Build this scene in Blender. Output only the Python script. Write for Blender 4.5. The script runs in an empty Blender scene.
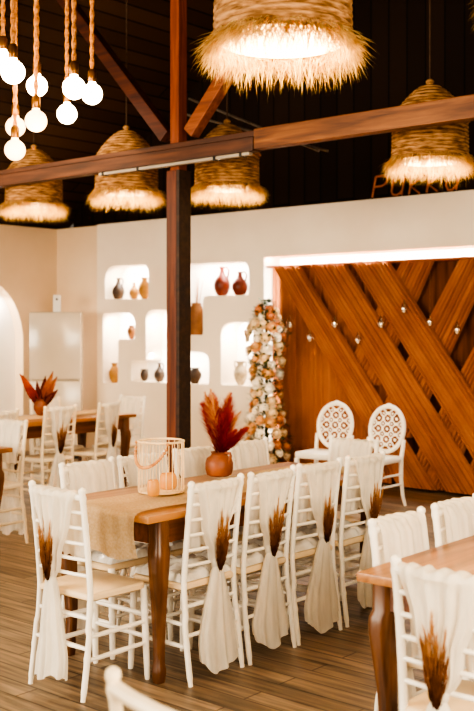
import bpy, bmesh, math, random
from mathutils import Vector, Matrix
R = random.Random(7)
PI = math.pi
C = bpy.context.scene.collection

# ------------------------------------------------------------------ camera
F_PX, CAM_H, HORIZON = 1050.0, 1.63, 326.0
YAW = math.radians(40.6)
SN, CS = math.sin(YAW), math.cos(YAW)
cam = bpy.data.cameras.new('camera')
camo = bpy.data.objects.new('camera', cam)
C.objects.link(camo)
camo.location = (0, 0, CAM_H)
camo.rotation_euler = (PI / 2, 0, YAW)
cam.lens = F_PX * 36 / 711
cam.sensor_width = 36
cam.shift_y = -(355.5 - HORIZON) / 711
cam.clip_start = 0.05
cam.dof.use_dof = True
cam.dof.focus_distance = 5.0
cam.dof.aperture_fstop = 3.2
bpy.context.scene.camera = camo

def wy(x, y, Y):
    """measured photo point -> world point on the plane Y = const"""
    u = (x - 237) / F_PX
    D = Y / (CS + SN * u)
    return Vector(((CS * u - SN) * D, Y, CAM_H - (y - HORIZON) / F_PX * D))

def wd(x, y, D):
    u = (x - 237) / F_PX
    return Vector(((CS * u - SN) * D, (SN * u + CS) * D, CAM_H - (y - HORIZON) / F_PX * D))

# ------------------------------------------------------------------ materials
def new_mat(name):
    m = bpy.data.materials.new(name)
    m.use_nodes = True
    nt = m.node_tree
    return m, nt, nt.nodes['Principled BSDF'], nt.nodes['Material Output']

def rgb(r, g, b):
    f = lambda c: (c / 255 / 12.92) if c / 255 <= .04045 else ((c / 255 + .055) / 1.055) ** 2.4
    return (f(r), f(g), f(b), 1)

def ramp(nt, stops):
    n = nt.nodes.new('ShaderNodeValToRGB')
    e = n.color_ramp.elements
    while len(e) < len(stops): e.new(.5)
    for k, (p, c) in enumerate(stops):
        e[k].position = p; e[k].color = c
    return n

def coords(nt, scale=(1, 1, 1), rot=(0, 0, 0), kind='Object'):
    t = nt.nodes.new('ShaderNodeTexCoord')
    mp = nt.nodes.new('ShaderNodeMapping')
    mp.inputs['Scale'].default_value = scale
    mp.inputs['Rotation'].default_value = rot
    nt.links.new(t.outputs[kind], mp.inputs['Vector'])
    return mp.outputs['Vector']

def noisy(name, c1, c2, scale=(4, 4, 4), rough=.6, bump=0.0, detail=6, nscale=1.0, spec=.4, lo=.35, hi=.65, kind='Object', bdist=.01, metallic=0):
    m, nt, b, out = new_mat(name)
    v = coords(nt, scale, kind=kind)
    n = nt.nodes.new('ShaderNodeTexNoise')
    n.inputs['Scale'].default_value = nscale
    n.inputs['Detail'].default_value = detail
    nt.links.new(v, n.inputs['Vector'])
    r = ramp(nt, [(lo, c1), (hi, c2)])
    nt.links.new(n.outputs['Fac'], r.inputs['Fac'])
    nt.links.new(r.outputs['Color'], b.inputs['Base Color'])
    b.inputs['Roughness'].default_value = rough
    b.inputs['Specular IOR Level'].default_value = spec
    b.inputs['Metallic'].default_value = metallic
    if bump:
        bp = nt.nodes.new('ShaderNodeBump')
        bp.inputs['Strength'].default_value = bump
        bp.inputs['Distance'].default_value = bdist
        nt.links.new(n.outputs['Fac'], bp.inputs['Height'])
        nt.links.new(bp.outputs['Normal'], b.inputs['Normal'])
    return m

def wood(name, c1, c2, c3, axis='x', rough=.45, s=1.0, bump=.15):
    sc = {'x': (1.2, 14, 14), 'y': (14, 1.2, 14), 'z': (14, 14, 1.2)}[axis]
    m, nt, b, out = new_mat(name)
    v = coords(nt, tuple(k * s for k in sc))
    n = nt.nodes.new('ShaderNodeTexNoise')
    n.inputs['Scale'].default_value = 1.6; n.inputs['Detail'].default_value = 8; n.inputs['Distortion'].default_value = .6
    nt.links.new(v, n.inputs['Vector'])
    r = ramp(nt, [(.3, c1), (.5, c2), (.72, c3)])
    nt.links.new(n.outputs['Fac'], r.inputs['Fac'])
    nt.links.new(r.outputs['Color'], b.inputs['Base Color'])
    b.inputs['Roughness'].default_value = rough
    bp = nt.nodes.new('ShaderNodeBump'); bp.inputs['Strength'].default_value = bump; bp.inputs['Distance'].default_value = .004
    nt.links.new(n.outputs['Fac'], bp.inputs['Height']); nt.links.new(bp.outputs['Normal'], b.inputs['Normal'])
    return m

def cloth(name, col, trans=.35, alpha=0.0, col2=None, scale=(40, 40, 6)):
    m, nt, b, out = new_mat(name)
    nt.nodes.remove(b)
    v = coords(nt, scale)
    n = nt.nodes.new('ShaderNodeTexNoise'); n.inputs['Scale'].default_value = 1; n.inputs['Detail'].default_value = 3
    nt.links.new(v, n.inputs['Vector'])
    r = ramp(nt, [(.3, col2 or tuple(x * .86 for x in col[:3]) + (1,)), (.65, col)])
    nt.links.new(n.outputs['Fac'], r.inputs['Fac'])
    d = nt.nodes.new('ShaderNodeBsdfDiffuse'); t = nt.nodes.new('ShaderNodeBsdfTranslucent')
    nt.links.new(r.outputs['Color'], d.inputs['Color']); nt.links.new(r.outputs['Color'], t.inputs['Color'])
    mx = nt.nodes.new('ShaderNodeMixShader'); mx.inputs[0].default_value = trans
    nt.links.new(d.outputs[0], mx.inputs[1]); nt.links.new(t.outputs[0], mx.inputs[2])
    last = mx
    if alpha > 0:
        tr = nt.nodes.new('ShaderNodeBsdfTransparent')
        mm = nt.nodes.new('ShaderNodeMixShader'); mm.inputs[0].default_value = alpha
        nt.links.new(mx.outputs[0], mm.inputs[1]); nt.links.new(tr.outputs[0], mm.inputs[2])
        last = mm
    nt.links.new(last.outputs[0], out.inputs['Surface'])
    return m

def emit(name, col, strength, mixcol=None):
    m, nt, b, out = new_mat(name)
    b.inputs['Base Color'].default_value = mixcol or col
    b.inputs['Emission Color'].default_value = col
    n = nt.nodes.new('ShaderNodeTexNoise'); n.inputs['Scale'].default_value = 18
    mr = nt.nodes.new('ShaderNodeMapRange')
    mr.inputs['From Min'].default_value = .3; mr.inputs['From Max'].default_value = .7
    mr.inputs['To Min'].default_value = strength * .8; mr.inputs['To Max'].default_value = strength * 1.1
    nt.links.new(n.outputs['Fac'], mr.inputs['Value'])
    nt.links.new(mr.outputs['Result'], b.inputs['Emission Strength'])
    return m

def glass(name, col, rough=.05, alpha=.55):
    """thin clear glass: mostly see-through with a glossy skin"""
    m, nt, b, out = new_mat(name)
    nt.nodes.remove(b)
    tr = nt.nodes.new('ShaderNodeBsdfTransparent'); tr.inputs[0].default_value = col
    gl = nt.nodes.new('ShaderNodeBsdfGlossy'); gl.inputs['Roughness'].default_value = rough
    n = nt.nodes.new('ShaderNodeTexNoise'); n.inputs['Scale'].default_value = 9
    mr = nt.nodes.new('ShaderNodeMapRange'); mr.inputs['To Min'].default_value = .1; mr.inputs['To Max'].default_value = 1 - alpha
    nt.links.new(n.outputs['Fac'], mr.inputs['Value'])
    mx = nt.nodes.new('ShaderNodeMixShader')
    nt.links.new(mr.outputs['Result'], mx.inputs[0])
    nt.links.new(tr.outputs[0], mx.inputs[1]); nt.links.new(gl.outputs[0], mx.inputs[2])
    nt.links.new(mx.outputs[0], out.inputs['Surface'])
    return m

def floor_mat():
    m, nt, b, out = new_mat('plank_floor')
    v = coords(nt)
    br = nt.nodes.new('ShaderNodeTexBrick')
    br.offset = .37; br.offset_frequency = 2
    br.inputs['Scale'].default_value = 1
    br.inputs['Brick Width'].default_value = 1.25; br.inputs['Row Height'].default_value = .125
    br.inputs['Mortar Size'].default_value = .006; br.inputs['Mortar Smooth'].default_value = .4
    br.inputs['Color1'].default_value = rgb(142, 120, 96); br.inputs['Color2'].default_value = rgb(104, 86, 66)
    br.inputs['Mortar'].default_value = rgb(76, 58, 42)
    br.inputs['Bias'].default_value = -.1
    nt.links.new(v, br.inputs['Vector'])
    v2 = coords(nt, (1.6, 22, 1))
    n = nt.nodes.new('ShaderNodeTexNoise'); n.inputs['Scale'].default_value = 1.4; n.inputs['Detail'].default_value = 8
    nt.links.new(v2, n.inputs['Vector'])
    r = ramp(nt, [(.32, (.34, .32, .30, 1)), (.5, (.85, .85, .85, 1)), (.68, (1.4, 1.34, 1.28, 1))])
    nt.links.new(n.outputs['Fac'], r.inputs['Fac'])
    mx = nt.nodes.new('ShaderNodeMix'); mx.data_type = 'RGBA'; mx.blend_type = 'MULTIPLY'; mx.inputs[0].default_value = 1
    nt.links.new(br.outputs['Color'], mx.inputs[6]); nt.links.new(r.outputs['Color'], mx.inputs[7])
    nt.links.new(mx.outputs[2], b.inputs['Base Color'])
    b.inputs['Roughness'].default_value = .42
    bp = nt.nodes.new('ShaderNodeBump'); bp.inputs['Strength'].default_value = .25; bp.inputs['Distance'].default_value = .004
    nt.links.new(n.outputs['Fac'], bp.inputs['Height']); nt.links.new(bp.outputs['Normal'], b.inputs['Normal'])
    return m

def board_mat(name, c1, c2, w, axis_rot, rough=.7):
    m, nt, b, out = new_mat(name)
    v = coords(nt, rot=axis_rot)
    br = nt.nodes.new('ShaderNodeTexBrick')
    br.inputs['Scale'].default_value = 1; br.inputs['Brick Width'].default_value = 6; br.inputs['Row Height'].default_value = w
    br.inputs['Mortar Size'].default_value = .008
    br.inputs['Color1'].default_value = c1; br.inputs['Color2'].default_value = c2
    br.inputs['Mortar'].default_value = (.004, .003, .002, 1)
    nt.links.new(v, br.inputs['Vector'])
    nt.links.new(br.outputs['Color'], b.inputs['Base Color'])
    b.inputs['Roughness'].default_value = rough
    b.inputs['Specular IOR Level'].default_value = .15
    return m

def ramp_z(name, stops, rough=.8, noise=.25, trans=True):
    """fibre colour running from root to tip (generated Z) with mottling"""
    m, nt, b, out = new_mat(name)
    t = nt.nodes.new('ShaderNodeTexCoord'); s = nt.nodes.new('ShaderNodeSeparateXYZ')
    nt.links.new(t.outputs['Generated'], s.inputs[0])
    n = nt.nodes.new('ShaderNodeTexNoise'); n.inputs['Scale'].default_value = 25
    nt.links.new(t.outputs['Object'], n.inputs['Vector'])
    ma = nt.nodes.new('ShaderNodeMath'); ma.operation = 'MULTIPLY_ADD'; ma.inputs[1].default_value = noise * 2; ma.inputs[2].default_value = -noise
    nt.links.new(n.outputs['Fac'], ma.inputs[0])
    ad = nt.nodes.new('ShaderNodeMath'); ad.operation = 'ADD'
    nt.links.new(s.outputs['Z'], ad.inputs[0]); nt.links.new(ma.outputs[0], ad.inputs[1])
    r = ramp(nt, stops)
    nt.links.new(ad.outputs[0], r.inputs['Fac'])
    nt.links.new(r.outputs['Color'], b.inputs['Base Color'])
    b.inputs['Roughness'].default_value = rough
    b.inputs['Specular IOR Level'].default_value = .1
    return m

M = {}
M['plaster'] = noisy('wall_plaster', rgb(236, 219, 196), rgb(243, 228, 207), (1.5, 1.5, 1.5), .85, .08)
M['plaster_tan'] = noisy('wall_plaster_tan', rgb(226, 198, 162), rgb(234, 208, 174), (1.2, 1.2, 1.2), .85, .08)
M['plaster_white'] = noisy('niche_plaster', rgb(245, 238, 228), rgb(250, 245, 238), (2, 2, 2), .8, .05)
M['floor'] = floor_mat()
M['roof'] = board_mat('roof_boards', rgb(78, 54, 36), rgb(60, 40, 26), .16, (0, 0, PI / 2))
M['gable'] = board_mat('gable_boards', rgb(50, 35, 24), rgb(38, 26, 18), .22, (PI / 2, 0, PI / 2))
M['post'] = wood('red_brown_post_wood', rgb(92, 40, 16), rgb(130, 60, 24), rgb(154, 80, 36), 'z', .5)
M['post_shaded'] = wood('shaded_post_wood', rgb(58, 24, 11), rgb(92, 40, 17), rgb(114, 58, 27), 'z', .5)  # light falloff down the post put into a darker wood colour
M['brace'] = wood('shaded_brace_wood', rgb(52, 22, 12), rgb(76, 34, 18), rgb(98, 48, 26), 'x', .55)  # dimness of the left brace put into its wood colour
M['brace_lit'] = wood('lit_brace_wood', rgb(92, 44, 18), rgb(130, 66, 28), rgb(156, 88, 42), 'x', .55)  # same brace wood with the lamp light put into the colour
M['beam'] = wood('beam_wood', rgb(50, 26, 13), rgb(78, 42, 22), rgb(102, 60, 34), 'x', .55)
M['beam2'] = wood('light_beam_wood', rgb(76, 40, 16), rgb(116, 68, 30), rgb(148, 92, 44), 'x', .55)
M['darkwood'] = wood('dark_rafter_wood', rgb(36, 22, 14), rgb(50, 30, 18), rgb(64, 40, 24), 'x', .6)
M['tabletop'] = wood('table_top_wood', rgb(120, 74, 38), rgb(158, 104, 54), rgb(182, 128, 74), 'y', .33, .8, .08)
M['tableleg'] = wood('table_leg_wood', rgb(66, 38, 18), rgb(96, 58, 28), rgb(120, 76, 40), 'z', .35)
M['apron'] = wood('table_apron_wood', rgb(70, 36, 18), rgb(98, 54, 26), rgb(120, 70, 36), 'y', .4)
M['chair'] = noisy('white_chair_paint', rgb(238, 228, 212), rgb(245, 238, 226), (6, 6, 6), .35, .03)
M['chair_cream_lit'] = noisy('cream_or_warm_lit_paint', rgb(236, 214, 180), rgb(243, 226, 198), (6, 6, 6), .4, .03)  # foreground chair's own cream; on the back chairs it paints in warm light
M['seatwood'] = noisy('cream_seat_paint', rgb(214, 184, 142), rgb(226, 200, 162), (5, 5, 5), .4, .04)
M['satin'] = noisy('crinkled_satin', rgb(214, 206, 194), rgb(244, 240, 232), (9, 9, 9), .22, .9, detail=3, spec=.7, bdist=.03)
M['tulle'] = cloth('white_tulle', rgb(252, 244, 230), .38, .12)
M['gauze'] = cloth('tan_gauze', rgb(236, 212, 174), .35, .15, rgb(222, 192, 148), (90, 90, 90))
M['curtain'] = cloth('brown_drape', rgb(166, 104, 66), .12, 0, rgb(144, 86, 52), (3, 3, 1))
M['curtain_dark'] = noisy('dark_backing', rgb(74, 42, 24), rgb(112, 66, 38), (18, 18, 1), .8, spec=.1)
M['curtain_band'] = cloth('brown_drape_band', rgb(172, 110, 70), .1, 0, rgb(152, 90, 55), (2, 2, 2))
M['shade'] = noisy('seagrass_weave', rgb(112, 78, 46), rgb(190, 144, 96), (14, 14, 70), .8, .35, detail=4, spec=.1)
M['shade_in'] = noisy('shade_lining', rgb(240, 214, 170), rgb(250, 232, 200), (30, 30, 30), .8, .4, spec=.1)
M['fringe'] = cloth('raffia_fringe', rgb(222, 190, 124), .45, 0, rgb(160, 118, 66), (20, 20, 20))
M['cord'] = noisy('dark_cord', rgb(60, 40, 24), rgb(84, 58, 36), (20, 20, 20), .7)
M['rope'] = noisy('jute_rope', rgb(166, 104, 52), rgb(214, 150, 88), (30, 30, 60), .8, .8, spec=.1)
M['brass'] = noisy('brass_socket', rgb(120, 78, 34), rgb(160, 108, 50), (20, 20, 20), .35, metallic=.8)
M['bulb'] = emit('lit_bulb', (1, .80, .50, 1), 14)
M['bulb_dim'] = emit('clear_bulb', (1, .72, .42, 1), 1.6)
M['pend_bulb'] = emit('pendant_bulb', (1, .78, .5, 1), 14)
M['terracotta'] = noisy('terracotta', rgb(104, 54, 28), rgb(144, 80, 44), (9, 9, 9), .5, .1)
M['redclay'] = noisy('red_clay', rgb(84, 28, 14), rgb(118, 46, 24), (9, 9, 9), .4, .1)
M['ochre'] = noisy('ochre_clay', rgb(150, 104, 44), rgb(178, 130, 66), (9, 9, 9), .6, .1)
M['brownclay'] = noisy('brown_clay', rgb(104, 64, 30), rgb(136, 88, 46), (9, 9, 9), .6, .1)
M['darkclay'] = noisy('dark_clay', rgb(44, 30, 20), rgb(74, 54, 36), (9, 9, 9), .45, .1)
M['paleclay'] = noisy('pale_clay', rgb(150, 134, 108), rgb(206, 190, 164), (14, 14, 14), .6, .2)
M['pampas_brown'] = ramp_z('brown_pampas', [(.1, rgb(60, 32, 16)), (.42, rgb(128, 80, 44)), (.72, rgb(176, 124, 78)), (1, rgb(214, 172, 124))])
M['pampas_red'] = ramp_z('crimson_pampas', [(.05, rgb(80, 14, 16)), (.5, rgb(132, 26, 30)), (1, rgb(168, 60, 54))])
M['pampas_tan'] = ramp_z('tan_pampas', [(.05, rgb(130, 70, 36)), (.5, rgb(190, 124, 70)), (1, rgb(214, 160, 104))])
M['leaf_red'] = ramp_z('dark_red_leaf', [(.0, rgb(52, 16, 12)), (.5, rgb(116, 34, 20)), (1, rgb(172, 84, 48))])
M['leaf_dark'] = ramp_z('maroon_leaf', [(.0, rgb(40, 14, 12)), (.6, rgb(70, 24, 18)), (1, rgb(104, 44, 30))])
M['leaf_brown'] = ramp_z('brown_leaf', [(.0, rgb(64, 22, 16)), (.5, rgb(122, 62, 38)), (1, rgb(164, 104, 66))])
M['leaf_green'] = noisy('dark_green_leaf', rgb(36, 48, 26), rgb(84, 98, 56), (8, 8, 8), .6)
M['wire'] = noisy('cream_wire', rgb(226, 190, 140), rgb(240, 212, 168), (20, 20, 20), .45)
M['bead'] = noisy('wooden_bead', rgb(170, 108, 56), rgb(206, 150, 92), (30, 30, 30), .45)
M['amber'] = emit('amber_candle_glass', (1, .55, .12, 1), .12, rgb(186, 116, 40))
M['wax'] = emit('candle_wax', (1, .75, .4, 1), .3, rgb(250, 232, 206))
M['fridge'] = noisy('fridge_enamel', rgb(206, 188, 162), rgb(214, 196, 172), (2, 2, 2), .16, .01, spec=.6)
M['fridge_seal'] = noisy('fridge_seal', rgb(176, 158, 134), rgb(190, 172, 148), (4, 4, 4), .6)
M['white_plastic'] = noisy('white_plastic', rgb(232, 226, 216), rgb(240, 234, 226), (4, 4, 4), .5)
M['trunk'] = noisy('grey_trunking', rgb(150, 138, 124), rgb(166, 154, 138), (4, 4, 4), .5)
M['black'] = noisy('black_plastic', rgb(20, 18, 16), rgb(34, 30, 26), (4, 4, 4), .5)
M['sign'] = noisy('copper_sign', rgb(190, 108, 62), rgb(214, 134, 84), (9, 9, 9), .5)
M['drop'] = glass('glass_drop', (1, .9, .78, 1), .08, .25)
M['thread'] = noisy('thread', rgb(140, 92, 56), rgb(160, 108, 68), (9, 9, 9), .8)
M['steel'] = noisy('grey_steel', rgb(90, 80, 70), rgb(120, 108, 96), (9, 9, 9), .4, metallic=.5)
for nm, a, b in (('rose_blush', (232, 200, 154), (246, 222, 182)), ('rose_cream', (250, 236, 212), (255, 246, 230)),
                 ('rose_coral', (196, 116, 66), (220, 150, 98)), ('rose_peach', (222, 166, 104), (238, 190, 134))):
    M[nm] = noisy(nm, rgb(*a), rgb(*b), (25, 25, 25), .7, .1)

# ------------------------------------------------------------------ mesh builder
class MB:
    def __init__(s): s.v = []; s.f = []
    def add(s, vs, fs):
        o = len(s.v); s.v += [tuple(v) for v in vs]; s.f += [tuple(i + o for i in f) for f in fs]; return s
    def box(s, a, b):
        x0, y0, z0 = a; x1, y1, z1 = b
        return s.add([(x0, y0, z0), (x1, y0, z0), (x1, y1, z0), (x0, y1, z0), (x0, y0, z1), (x1, y0, z1), (x1, y1, z1), (x0, y1, z1)],
                     [(0, 3, 2, 1), (4, 5, 6, 7), (0, 1, 5, 4), (1, 2, 6, 5), (2, 3, 7, 6), (3, 0, 4, 7)])
    def tube(s, pts, rad, n=10, cap=True):
        pts = [Vector(p) for p in pts]
        if not isinstance(rad, (list, tuple)): rad = [rad] * len(pts)
        T = []
        for i in range(len(pts)):
            t = pts[min(i + 1, len(pts) - 1)] - pts[max(i - 1, 0)]
            T.append(t.normalized() if t.length > 1e-9 else Vector((0, 0, 1)))
        ref = Vector((1, 0, 0)) if abs(T[0].x) < .8 else Vector((0, 1, 0))
        vs = []; fs = []
        nrm = (ref - T[0] * ref.dot(T[0])).normalized()
        for p, t, r in zip(pts, T, rad):
            nrm = nrm - t * nrm.dot(t)
            nrm = nrm.normalized() if nrm.length > 1e-6 else t.orthogonal().normalized()
            bi = t.cross(nrm)
            for k in range(n):
                a = 2 * PI * k / n
                vs.append(p + (nrm * math.cos(a) + bi * math.sin(a)) * r)
        for i in range(len(pts) - 1):
            for k in range(n):
                k2 = (k + 1) % n
                fs.append((i * n + k, i * n + k2, (i + 1) * n + k2, (i + 1) * n + k))
        if cap:
            fs.append(tuple(range(n - 1, -1, -1))); fs.append(tuple((len(pts) - 1) * n + k for k in range(n)))
        return s.add(vs, fs)
    def lathe(s, prof, c=(0, 0, 0), n=28, cap=True):
        cx, cy, cz = c; vs = []; fs = []
        for r, z in prof:
            for k in range(n):
                a = 2 * PI * k / n; vs.append((cx + r * math.cos(a), cy + r * math.sin(a), cz + z))
        for i in range(len(prof) - 1):
            for k in range(n):
                k2 = (k + 1) % n; fs.append((i * n + k, i * n + k2, (i + 1) * n + k2, (i + 1) * n + k))
        if cap:
            fs.append(tuple(range(n - 1, -1, -1))); fs.append(tuple((len(prof) - 1) * n + k for k in range(n)))
        return s.add(vs, fs)
    def ball(s, c, r, n=12, sq=(1, 1, 1)):
        m = max(4, n // 2); prof = []; vs = []; fs = []
        c = Vector(c)
        vs.append(c + Vector((0, 0, -r * sq[2])))
        for i in range(1, m):
            a = -PI / 2 + PI * i / m
            for k in range(n):
                b = 2 * PI * k / n
                vs.append(c + Vector((r * sq[0] * math.cos(a) * math.cos(b), r * sq[1] * math.cos(a) * math.sin(b), r * sq[2] * math.sin(a))))
        vs.append(c + Vector((0, 0, r * sq[2])))
        for k in range(n):
            fs.append((0, 1 + (k + 1) % n, 1 + k)); fs.append((len(vs) - 1, 1 + (m - 2) * n + k, 1 + (m - 2) * n + (k + 1) % n))
        for i in range(m - 2):
            for k in range(n):
                k2 = (k + 1) % n; fs.append((1 + i * n + k, 1 + i * n + k2, 1 + (i + 1) * n + k2, 1 + (i + 1) * n + k))
        return s.add(vs, fs)
    def grid(s, nu, nv, fn, closed=False):
        vs = [fn(i / (nu if closed else nu - 1), j / (nv - 1)) for j in range(nv) for i in range(nu)]
        fs = []
        for j in range(nv - 1):
            for i in range(nu if closed else nu - 1):
                i2 = (i + 1) % nu
                fs.append((j * nu + i, j * nu + i2, (j + 1) * nu + i2, (j + 1) * nu + i))
        return s.add(vs, fs)
    def loft_sq(s, secs, n=20, p=4):
        """stack of rounded-square sections (cx, cy, z, half) """
        vs = []; fs = []
        for cx, cy, z, h in secs:
            for k in range(n):
                a = 2 * PI * (k + .5) / n; c_, s_ = math.cos(a), math.sin(a)
                d = (abs(c_) ** p + abs(s_) ** p) ** (-1 / p)
                vs.append((cx + h * d * c_, cy + h * d * s_, z))
        for i in range(len(secs) - 1):
            for k in range(n):
                k2 = (k + 1) % n; fs.append((i * n + k, i * n + k2, (i + 1) * n + k2, (i + 1) * n + k))
        fs.append(tuple(range(n - 1, -1, -1))); fs.append(tuple((len(secs) - 1) * n + k for k in range(n)))
        return s.add(vs, fs)
    def blade(s, p, d, L, w, droop=0.0, n=3):
        """thin curved fibre"""
        d = Vector(d).normalized(); p = Vector(p)
        side = d.cross(Vector((R.uniform(-1, 1), R.uniform(-1, 1), R.uniform(-1, 1))))
        side = side.normalized() if side.length > 1e-4 else d.orthogonal().normalized()
        vs = []; fs = []
        for i in range(n):
            t = i / n
            q = p + d * (L * t) + Vector((0, 0, -droop * L * t * t))
            ww = w * (1 - t * .7)
            vs += [q - side * ww, q + side * ww]
            if i: fs.append((2 * i - 2, 2 * i - 1, 2 * i + 1, 2 * i))
        vs.append(p + d * L + Vector((0, 0, -droop * L)))
        fs.append((2 * n - 2, 2 * n - 1, 2 * n))
        return s.add(vs, fs)
    def build(s, name, mat, parent=None, smooth=True, bevel=0.0, loc=None):
        me = bpy.data.meshes.new(name); me.from_pydata(s.v, [], s.f); me.update()
        if bevel:
            bm = bmesh.new(); bm.from_mesh(me)
            bmesh.ops.bevel(bm, geom=[e for e in bm.edges], offset=bevel, segments=2, affect='EDGES', profile=.6)
            bm.to_mesh(me); bm.free()
        me.materials.append(M[mat] if isinstance(mat, str) else mat)
        if smooth:
            me.polygons.foreach_set('use_smooth', [True] * len(me.polygons))
            try: me.set_sharp_from_angle(angle=math.radians(42))
            except Exception: pass
        o = bpy.data.objects.new(name, me); C.objects.link(o)
        if parent: o.parent = parent
        if loc: o.location = loc
        return o

def tag(o, label, cat, group=None, kind=None):
    o['label'] = label; o['category'] = cat
    if group: o['group'] = group
    if kind: o['kind'] = kind
    return o

def thing(name, label, cat, loc=(0, 0, 0), rz=0, group=None):
    o = bpy.data.objects.new(name, None); C.objects.link(o)
    o.empty_display_size = .05
    o.location = loc; o.rotation_euler = (0, 0, rz)
    return tag(o, label, cat, group)

def struct(name, mb, mat, **k):
    o = mb.build(name, mat, smooth=k.pop('smooth', False), **k); o['kind'] = 'structure'; return o

def dup(root, loc, rz, label, group=None, scale=None):
    r = root.copy(); C.objects.link(r); r.location = loc; r.rotation_euler = (0, 0, rz); r['label'] = label
    if group: r['group'] = group
    if scale: r.scale = scale
    for ch in root.children:
        c = ch.copy(); C.objects.link(c); c.parent = r
        for g in ch.children:
            d = g.copy(); C.objects.link(d); d.parent = c
    return r

def rounded(pts, rad, n=8):
    """polygon with rounded corners; rad is one radius per corner"""
    out = []; N = len(pts)
    for i in range(N):
        p = Vector(pts[i]); a = Vector(pts[i - 1]); b = Vector(pts[(i + 1) % N]); r = rad[i]
        if r <= 0: out.append(p); continue
        da = (a - p).normalized(); db = (b - p).normalized()
        A = p + da * r; B = p + db * r
        for k in range(n + 1):
            t = k / n; out.append(A.lerp(p, t).lerp(p.lerp(B, t), t))
    return out

def slab(name, outline, holes, y0, y1, mat):
    """wall slab in the XZ plane with openings"""
    cu = bpy.data.curves.new(name, 'CURVE'); cu.dimensions = '2D'; cu.fill_mode = 'BOTH'; cu.extrude = abs(y1 - y0) / 2
    for loop in [outline] + holes:
        sp = cu.splines.new('POLY'); sp.points.add(len(loop) - 1); sp.use_cyclic_u = True
        for q, p in zip(sp.points, loop): q.co = (p[0], p[1], 0, 1)
    to = bpy.data.objects.new(name, cu); C.objects.link(to)
    me = bpy.data.meshes.new_from_object(to.evaluated_get(bpy.context.evaluated_depsgraph_get()))
    bpy.data.objects.remove(to); bpy.data.curves.remove(cu)
    me.transform(Matrix.Translation((0, (y0 + y1) / 2, 0)) @ Matrix.Rotation(PI / 2, 4, 'X'))
    me.name = name; me.materials.clear(); me.materials.append(M[mat])
    o = bpy.data.objects.new(name, me); C.objects.link(o)
    return o

# ------------------------------------------------------------------ room shell
XL, YB, ZW = -10.95, 9.0, 2.92
RX, RZ, RE = -5.60, 6.5, 2.97
struct('floor', MB().box((XL - .2, -3, -.1), (2.5, 9.6, 0)), 'floor')
# left wall with a tall white arched opening
arch = [(7.25, 0), (8.52, 0), (8.52, 1.4)] + [(7.885 + .635 * math.cos(a), 1.4 + .82 * math.sin(a)) for a in [PI * k / 24 for k in range(1, 24)]] + [(7.25, 1.4)]
wl = slab('wall_left', [(-3, 0), (9.6, 0), (9.6, ZW), (-3, ZW)], [[(y, max(z, .02)) for y, z in arch]], -.1, .1, 'plaster_tan')
wl.rotation_euler = (0, 0, PI / 2); wl.location = (XL - .1, 0, 0); wl['kind'] = 'structure'
struct('wall_alcove', MB().box((XL - .3, 6.9, 0), (XL - .16, 8.8, 2.4)), 'plaster_white')

pz = lambda x, y: (lambda p: (p.x, p.z))(wy(x, y, YB))
X97 = wy(97, 300, YB).x; X264 = wy(264, 300, YB).x
RECT = 2.39
outline = [(X97, 0), (X264, 0), (X264, RECT), (1.6, RECT), (1.6, ZW), (X97, ZW)]
n1 = rounded([pz(105, 299), pz(148.5, 299), pz(148.5, 264), pz(105, 266)], [.03, .03, .12, .2])
x0, x1, x2 = pz(103, 0)[0], pz(118, 0)[0], pz(135, 0)[0]
n2 = rounded([(x0, pz(103, 383)[1]), (x1, pz(103, 383)[1]), (x1, pz(103, 339)[1]), (x2, pz(103, 339)[1]), (x2, pz(103, 313)[1]), (x0, pz(103, 313)[1])], [.03, .03, .04, .03, .16, .06])
a, b, c, d = [pz(k, 0)[0] for k in (131, 146, 170, 209)]
zb, zl, za, zr = pz(150, 382)[1], pz(150, 361)[1], pz(155, 310)[1], pz(200, 352)[1]
n3 = rounded([(a, zb), (d, zb), (d, zr), (c, zr), (c, za), (b, za), (b, zl), (a, zl)], [.03, .03, .14, .05, .13, .13, .04, .05])
a, b, c = [pz(k, 0)[0] for k in (172, 203, 249)]
zt, zm, zb = pz(220, 262)[1], pz(225, 295.5)[1], pz(196, 335)[1]
n4 = rounded([(a, zb), (b, zb), (b, zm), (c, zm), (c, zt), (a, zt)], [.03, .03, .08, .03, .14, .1])
a, b = pz(221, 0)[0], pz(253, 0)[0]; zb, zt = pz(236, 385.5)[1], pz(236, 322)[1]
n5 = rounded([(a, zb), (b, zb), (b, zt), (a, zt)], [.03, .03, .16, .17])
holes = [[tuple(p) for p in h] for h in (n1, n2, n3, n4, n5)]
wb = slab('wall_back', outline, holes, YB, YB + .28, 'plaster'); wb['kind'] = 'structure'
struct('wall_niche_backing', MB().box((X97, YB + .281, 0), (1.6, YB + .36, ZW)), 'plaster_white')
struct('wall_corner', MB().box((XL, YB + .08, 0), (X97 - .001, YB + .36, ZW)), 'plaster_tan')  # tan plaster paints in the shade on this corner strip
struct('wall_gable', MB().box((XL, YB + .37, 0), (2.2, YB + .5, 7)), 'gable')
# roof, two dark boarded slopes
def slope(name, xe, ze, xr, zr):
    t = .12
    return struct(name, MB().add([(xe, -3, ze), (xr, -3, zr), (xr, 9.5, zr), (xe, 9.5, ze), (xe, -3, ze + t), (xr, -3, zr + t), (xr, 9.5, zr + t), (xe, 9.5, ze + t)],
           [(0, 1, 2, 3), (7, 6, 5, 4), (0, 4, 5, 1), (1, 5, 6, 2), (2, 6, 7, 3), (3, 7, 4, 0)]), 'roof')
slope('ceiling', XL - .3, 2.95, RX, RZ); slope('ceiling_slope', 2.2, 2.95, RX, RZ)
struct('baseboard_back', MB().box((X264 + .02, YB + .18, 0), (1.5, YB + .2, .08)), 'darkwood')

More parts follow.
